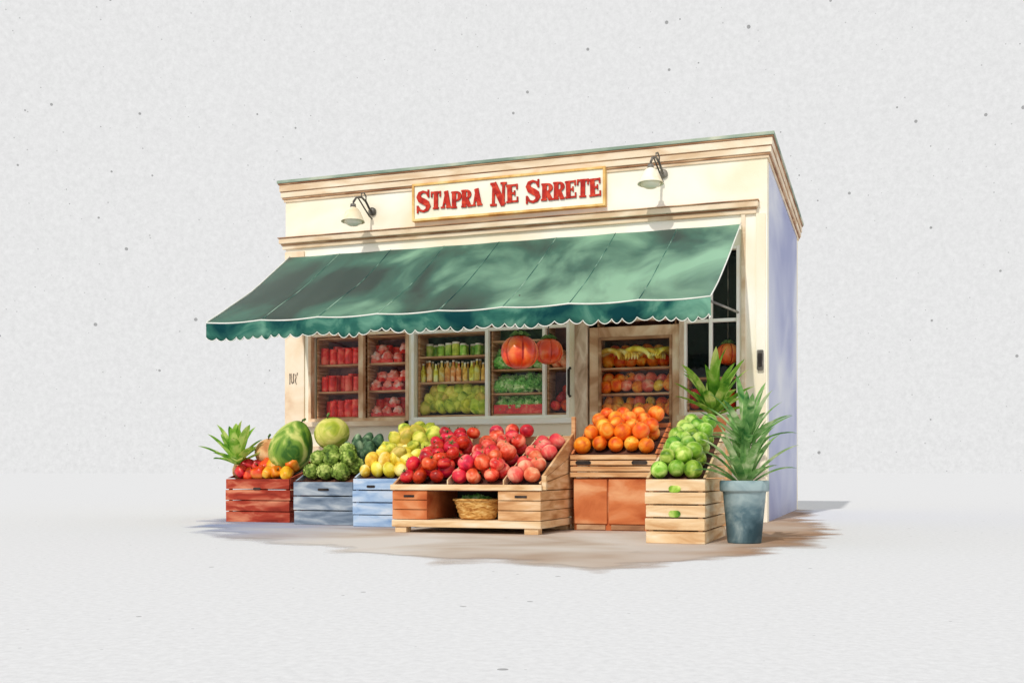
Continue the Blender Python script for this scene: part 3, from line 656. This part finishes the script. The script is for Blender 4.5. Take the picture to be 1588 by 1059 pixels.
def melon(m,prof,loc,rot,label,n=40):
    bm=bmesh.new(); revolve(bm,prof,n,lobes=10,amp=.035)
    o=bpy.data.objects.new('melon',mesh_of('melon',bm,[m])); COL.objects.link(o); o.location=loc; o.rotation_euler=rot; tag(o,label,'melon')
    rz=prof[-1][1]
    bm=bmesh.new(); tube(bm,[(0,0,rz-.02),(.01,.01,rz+.03),(.04,.0,rz+.06)],[.022,.015,.014],8)
    s=bpy.data.objects.new('stem',mesh_of('stem',bm,['stem'])); COL.objects.link(s); s.parent=o
def egg(rx,rz,pear):
    P=[]
    for i in range(17):
        a=-math.pi/2+math.pi*i/16; s=math.sin(a); P.append((rx*math.cos(a)*(1-pear*(s+.2)) if 0<i<16 else 0,rz*s))
    P[0]=(0,-rz*.98); P[-1]=(0,rz*.97); return P
melon('melon',egg(.265,.335,.16),(-5.46,-1.6,.90),(.15,.42,.2),'large pear shaped mottled green melon tilted sideways')
melon('melon2',egg(.215,.195,0),(-4.97,-1.5,1.06),(.35,-.15,0),'round yellow green melon resting on the crates')
melon('cant',egg(.19,.17,0),(-5.82,-1.5,.84),(.3,0,0),'tan orange netted melon in the reddish brown crate')

def squash(loc,r,label,top):
    q=root('hanging_squash',loc,label,'squash','squashes hanging in the shop')
    x,y,z=loc
    bm=bmesh.new(); prof=[(0,-r*.68)]+[(r*math.cos(a)**.85,r*.88*math.sin(a)) for a in [-1.3+.2*i for i in range(14)]]+[(0,r*.70)]
    revolve(bm,prof,96,loc,lobes=6,amp=.13,groove=1); obj('flesh',bm,['squash','squashshade'],q)
    bm=bmesh.new(); tube(bm,[(x,y,z+r*.6),(x+.01,y,z+r*1.0),(x+.03,y,z+r*1.2)],[.04,.025,.02],8)
    for k in range(6):
        a=k*1.047; tube(bm,[(x,y,z+r*.84),(x+r*.3*math.cos(a),y+r*.3*math.sin(a),z+r*1.0),(x+r*.6*math.cos(a),y+r*.6*math.sin(a),z+r*.86)],[.03,.026,.004],6)
    obj('stem',bm,'stem',q)
    bm=bmesh.new(); tube(bm,[(x,y,z+r*.95),(x,y,top)],.009,6); obj('cord',bm,'metal',q)
squash((-2.42,-2.0,1.89),.205,'large orange red squash hanging under the awning edge',2.51)
squash((-2.60,-.35,2.08),.18,'orange red squash hanging in front of the window',3.33)
squash((-.5,.30,2.04),.15,'small orange red squash hanging in the narrow window',3.38)

# ---------------------------------------------------------------- window shelves
SY=.12
def shelf_unit(label,x0,x1,zs_,back,y0=SY,y1=.44,top=2.7):
    r=root('display_shelf',((x0+x1)/2,(y0+y1)/2,.03),label,'shelf','shelves behind the shop windows')
    each('side_board',[(x0,x0+.02,y0,y1,.03,top),(x1-.02,x1,y0,y1,.03,top)],'shelf',r,.003)
    boxes('back_board',[(x0+.02,x1-.02,y1-.02,y1,.03,top)],back,r)
    each('shelf_board',[(x0+.02,x1-.02,y0+.001,y1-.021,z-.025,z) for z in zs_],'shelf',r,.003)
def rowof(me,name,x0,x1,y,z,dx,label,cat,group,rot=False,sj=.12,skip=.0,sc=1):
    x=x0
    while x<x1:
        if R.random()>=skip:
            put(me,name,(x+R.uniform(-.008,.008),y+R.uniform(-.012,.012),z),((R.uniform(-.8,.8),R.uniform(-.8,.8)) if rot else (0,0))+(R.uniform(0,6.28),),sc*(1+R.uniform(-sj,sj)),label,cat,group)
        x+=dx
for (a,b_) in ((-6.08,-5.38),(-5.31,-4.68)):
    shelf_unit('shelf unit stacked with red jars and packs',a,b_,(1.35,1.70,2.07,2.44),'mauve')
    left=a<-5.5
    for zi,z in enumerate((1.352,1.702,2.072)):
        if left:
            rowof(me_jr2,'red_jar',a+.09,b_-.06,.33,z,.12,'red preserve jar on the window shelf','jar','jars on the window shelves',sc=1.08)
            rowof(me_jr2,'red_jar',a+.09,b_-.06,.195,z,.12,'red preserve jar on the window shelf','jar','jars on the window shelves',skip=.1)
        else:
            rowof(me_jr2,'red_jar',a+.09,b_-.06,.35,z,.12,'red preserve jar on the window shelf','jar','jars on the window shelves',skip=.0,sc=1.1)
            rowof(me_pk,'food_pack',a+.11,b_-.08,.2,z,.155,'pink wrapped food pack on the window shelf','food pack','packs on the window shelves')
            rowof(me_pk,'food_pack',a+.17,b_-.1,.24,z+.12,.17,'pink wrapped food pack on the window shelf','food pack','packs on the window shelves',skip=.5)
shelf_unit('shelf unit with green jars, bottles and fruit',-4.56,-3.56,(1.35,1.79,2.13,2.44),'darkgreen')
for y in (.19,.33): rowof(me_jg,'green_jar',-4.25 if y<.3 else -4.48,-3.63,y,2.132,.105,'green pickle jar on the window shelf','jar','jars on the window shelves',skip=.1)
for y in (.18,.29): rowof(me_bt,'bottle',-4.5,-3.61,y,1.792,.085,'amber bottle standing on the window shelf','bottle','bottles on the window shelf')
fill(me_man,'mango','yellow green mango on the window shelf','mango','mangoes',-4.53,-3.59,.125,.42,lambda y:1.35+(y-.12)*.5,.06,3,.03,scj=.2,jit=.3)
shelf_unit('shelf unit with leafy greens above a red tray',-3.52,-2.80,(1.35,1.62,1.93,2.3),'darkgreen')
tr_=root('produce_tray',(-3.16,.3,1.352),'shallow red wooden tray on the window shelf','tray')
boxes('tray_front',[(-3.49,-2.83,.125,.14,1.352,1.47)],'jarred',tr_,.004); boxes('tray_base',[(-3.49,-2.83,.141,.415,1.352,1.37)],'redwood',tr_,.004)
for z,s in ((1.46,1),(1.72,1.05),(2.03,1.1)):
    for y in (.22,.34): rowof(me_let,'lettuce',-3.41,-2.84,y,z+(y-.22)*.6,.13,'leafy green lettuce on the window shelf','vegetable','leafy greens',rot=True,sc=s)
shelf_unit('narrow shelf unit with red fruit',-2.76,-2.44,(1.35,1.93),'mauve')
fill(me_tom,'tomato','red tomato on the window shelf','tomato','tomatoes',-2.73,-2.46,.125,.42,lambda y:1.352+(y-.12)*.3,.07,3,0)
fill(me_pea,'peach','pink peach on the window shelf','peach','peaches',-2.73,-2.46,.125,.42,lambda y:1.93,.07,2,0)
shelf_unit('shelf unit seen through the door with orange fruit',-2.1,-1.1,(.9,1.28,1.58,1.90),'darkbrown',y0=.11)
rowof(me_ban,'banana_bunch',-1.93,-1.2,.23,2.0,.16,'bunch of yellow bananas on the shelf behind the door','bananas','bananas',sc=1.2)
rowof(me_ora,'orange',-2.0,-1.15,.33,2.0,.14,'orange on the shelf behind the door','orange','oranges',rot=True)
rowof(me_ora,'orange',-1.92,-1.35,.31,2.12,.14,'orange on the shelf behind the door','orange','oranges',rot=True)
for z in (1.66,1.365):
    for y in (.19,.32):
        for x in [-2.0+.135*i for i in range(7)]:
            q=R.random(); me,nm,lb=(me_ora,'orange','orange on the shelf behind the door') if q<.45 else ((me_pep,'bell_pepper','orange pepper on the shelf behind the door') if q<.65 else ((me_pea,'peach','peach on the shelf behind the door') if q<.85 else (me_lem,'lemon','lemon on the shelf behind the door')))
            put(me,nm,(x+R.uniform(-.02,.02),y,z+(y-.19)*.7+R.uniform(0,.03)),(R.uniform(-1,1),R.uniform(-1,1),R.random()*6),R.uniform(.9,1.1),lb,nm.replace('_',' '),'fruit on the door shelves')
shelf_unit('narrow shelf unit with tomatoes in the tall window',-.97,-.36,(1.35,1.75),'darkgreen',top=1.8)
for z in (1.43,1.55): rowof(me_tom,'tomato',-.9,-.4,.21+(z-1.43)*.5,z,.14,'red tomato on the window shelf','tomato','tomatoes',rot=True)

# ---------------------------------------------------------------- spiky plants
def rosette(bm,c,n,length,width,seed,spread=1.1,up=.35,seg=10):
    rr=random.Random(seed); c=Vector(c)
    for k in range(n):
        t=k/n; a=k*2.399+rr.uniform(-.2,.2); el=math.radians(86-(spread*62)*t**.8+rr.uniform(-6,6)); ln=length*rr.uniform(.8,1.12)*(1-.25*t)
        h=Vector((math.cos(a),math.sin(a),0)); sd=Vector((-math.sin(a),math.cos(a),0)); p=c+h*.025+Vector((0,0,.05*(1-t))); rows=[]
        cv=rr.uniform(.7,1.4)
        for i in range(seg+1):
            s=i/seg; wd=width*(.45+1.7*s)*(1-s)**.75*1.35+.0008; e=el-up*cv*s*s*2.2
            d=h*math.cos(e)+Vector((0,0,math.sin(e))); nn=(-h*math.sin(e)+Vector((0,0,math.cos(e))))
            rows.append((bm.verts.new(p-sd*wd+nn*wd*.4),bm.verts.new(p),bm.verts.new(p+sd*wd+nn*wd*.4)))
            p=p+d*(ln/seg)
        for A,B_ in zip(rows,rows[1:]):
            for q in (0,1):
                f=bm.faces.new((A[q],A[q+1],B_[q+1],B_[q])); f.smooth=False
def pot(bm,x,y,z,r,h):
    revolve(bm,[(0,0),(r*.66,0),(r*.70,.01),(r*.88,h*.80),(r*.90,h*.82),(r*1.0,h*.83),(r*1.02,h*.85),(r*1.02,h*.98),(r*.99,h),(r*.92,h),(r*.88,h*.9),(0,h*.88)],36,(x,y,z))
P1=root('potted_plant',(.2,-3.9,0),'tall spiky grey green plant in a slate blue pot','potted plant')
bm=bmesh.new(); pot(bm,.2,-3.9,.004,.2,.52); obj('pot',bm,'pot',P1)
bm=bmesh.new(); revolve(bm,[(.175,0),(.1,.012),(0,.018)],24,(.2,-3.9,.47)); obj('soil',bm,'soil',P1)
bm=bmesh.new(); rosette(bm,(.2,-3.9,.47),22,.58,.036,4,.95,.30); rosette(bm,(.22,-3.9,.80),24,.56,.032,9,1.05,.22)
tube(bm,[(.2,-3.9,.47),(.22,-3.9,.85)],[.04,.03],8)
obj('foliage',bm,'leafgrey',P1)
P2=root('potted_plant',(-.5,-.9,0),'bright green spiky plant in a pot on a wooden plinth','potted plant')
boxes('plinth',[(-.68,-.32,-1.08,-.72,.004,.9)],'pine',P2,.01)
bm=bmesh.new(); pot(bm,-.5,-.9,.901,.16,.3); obj('pot',bm,'rust',P2)
bm=bmesh.new(); rosette(bm,(-.5,-.9,1.22),22,.70,.056,5,1.1,.18); obj('foliage',bm,'leaf',P2)
P3=root('pineapple',(-6.05,-1.72,.5),'pineapple with a bright green spiky crown in the crate','pineapple')
bm=bmesh.new(); revolve(bm,[(0,0),(.07,.02),(.095,.08),(.095,.14),(.07,.2),(0,.22)],24,(-6.1,-1.72,.50)); obj('fruit',bm,'cant',P3)
bm=bmesh.new(); rosette(bm,(-6.1,-1.8,.68),20,.52,.064,6,1.2,.15); obj('crown',bm,'leaf',P3)

# ---------------------------------------------------------------- light and camera
sun=bpy.data.lights.new('sun','SUN'); sun.energy=2.05; sun.angle=math.radians(.8); sun.color=(1,.95,.87)
so=bpy.data.objects.new('sun',sun); COL.objects.link(so)
d=Vector((.1,1,-.82)).normalized(); so.rotation_euler=d.to_track_quat('-Z','Y').to_euler()
cam=bpy.data.cameras.new('camera'); co=bpy.data.objects.new('camera',cam); COL.objects.link(co)
cam.sensor_width=36; cam.lens=37.84; cam.shift_y=.1281; cam.clip_end=4000; cam.clip_start=.1
co.location=(CX,CY,.588); co.rotation_euler=(math.radians(90),0,CA)
S.camera=co
S.view_settings.view_transform='Standard'; S.view_settings.look='None'; S.view_settings.exposure=0
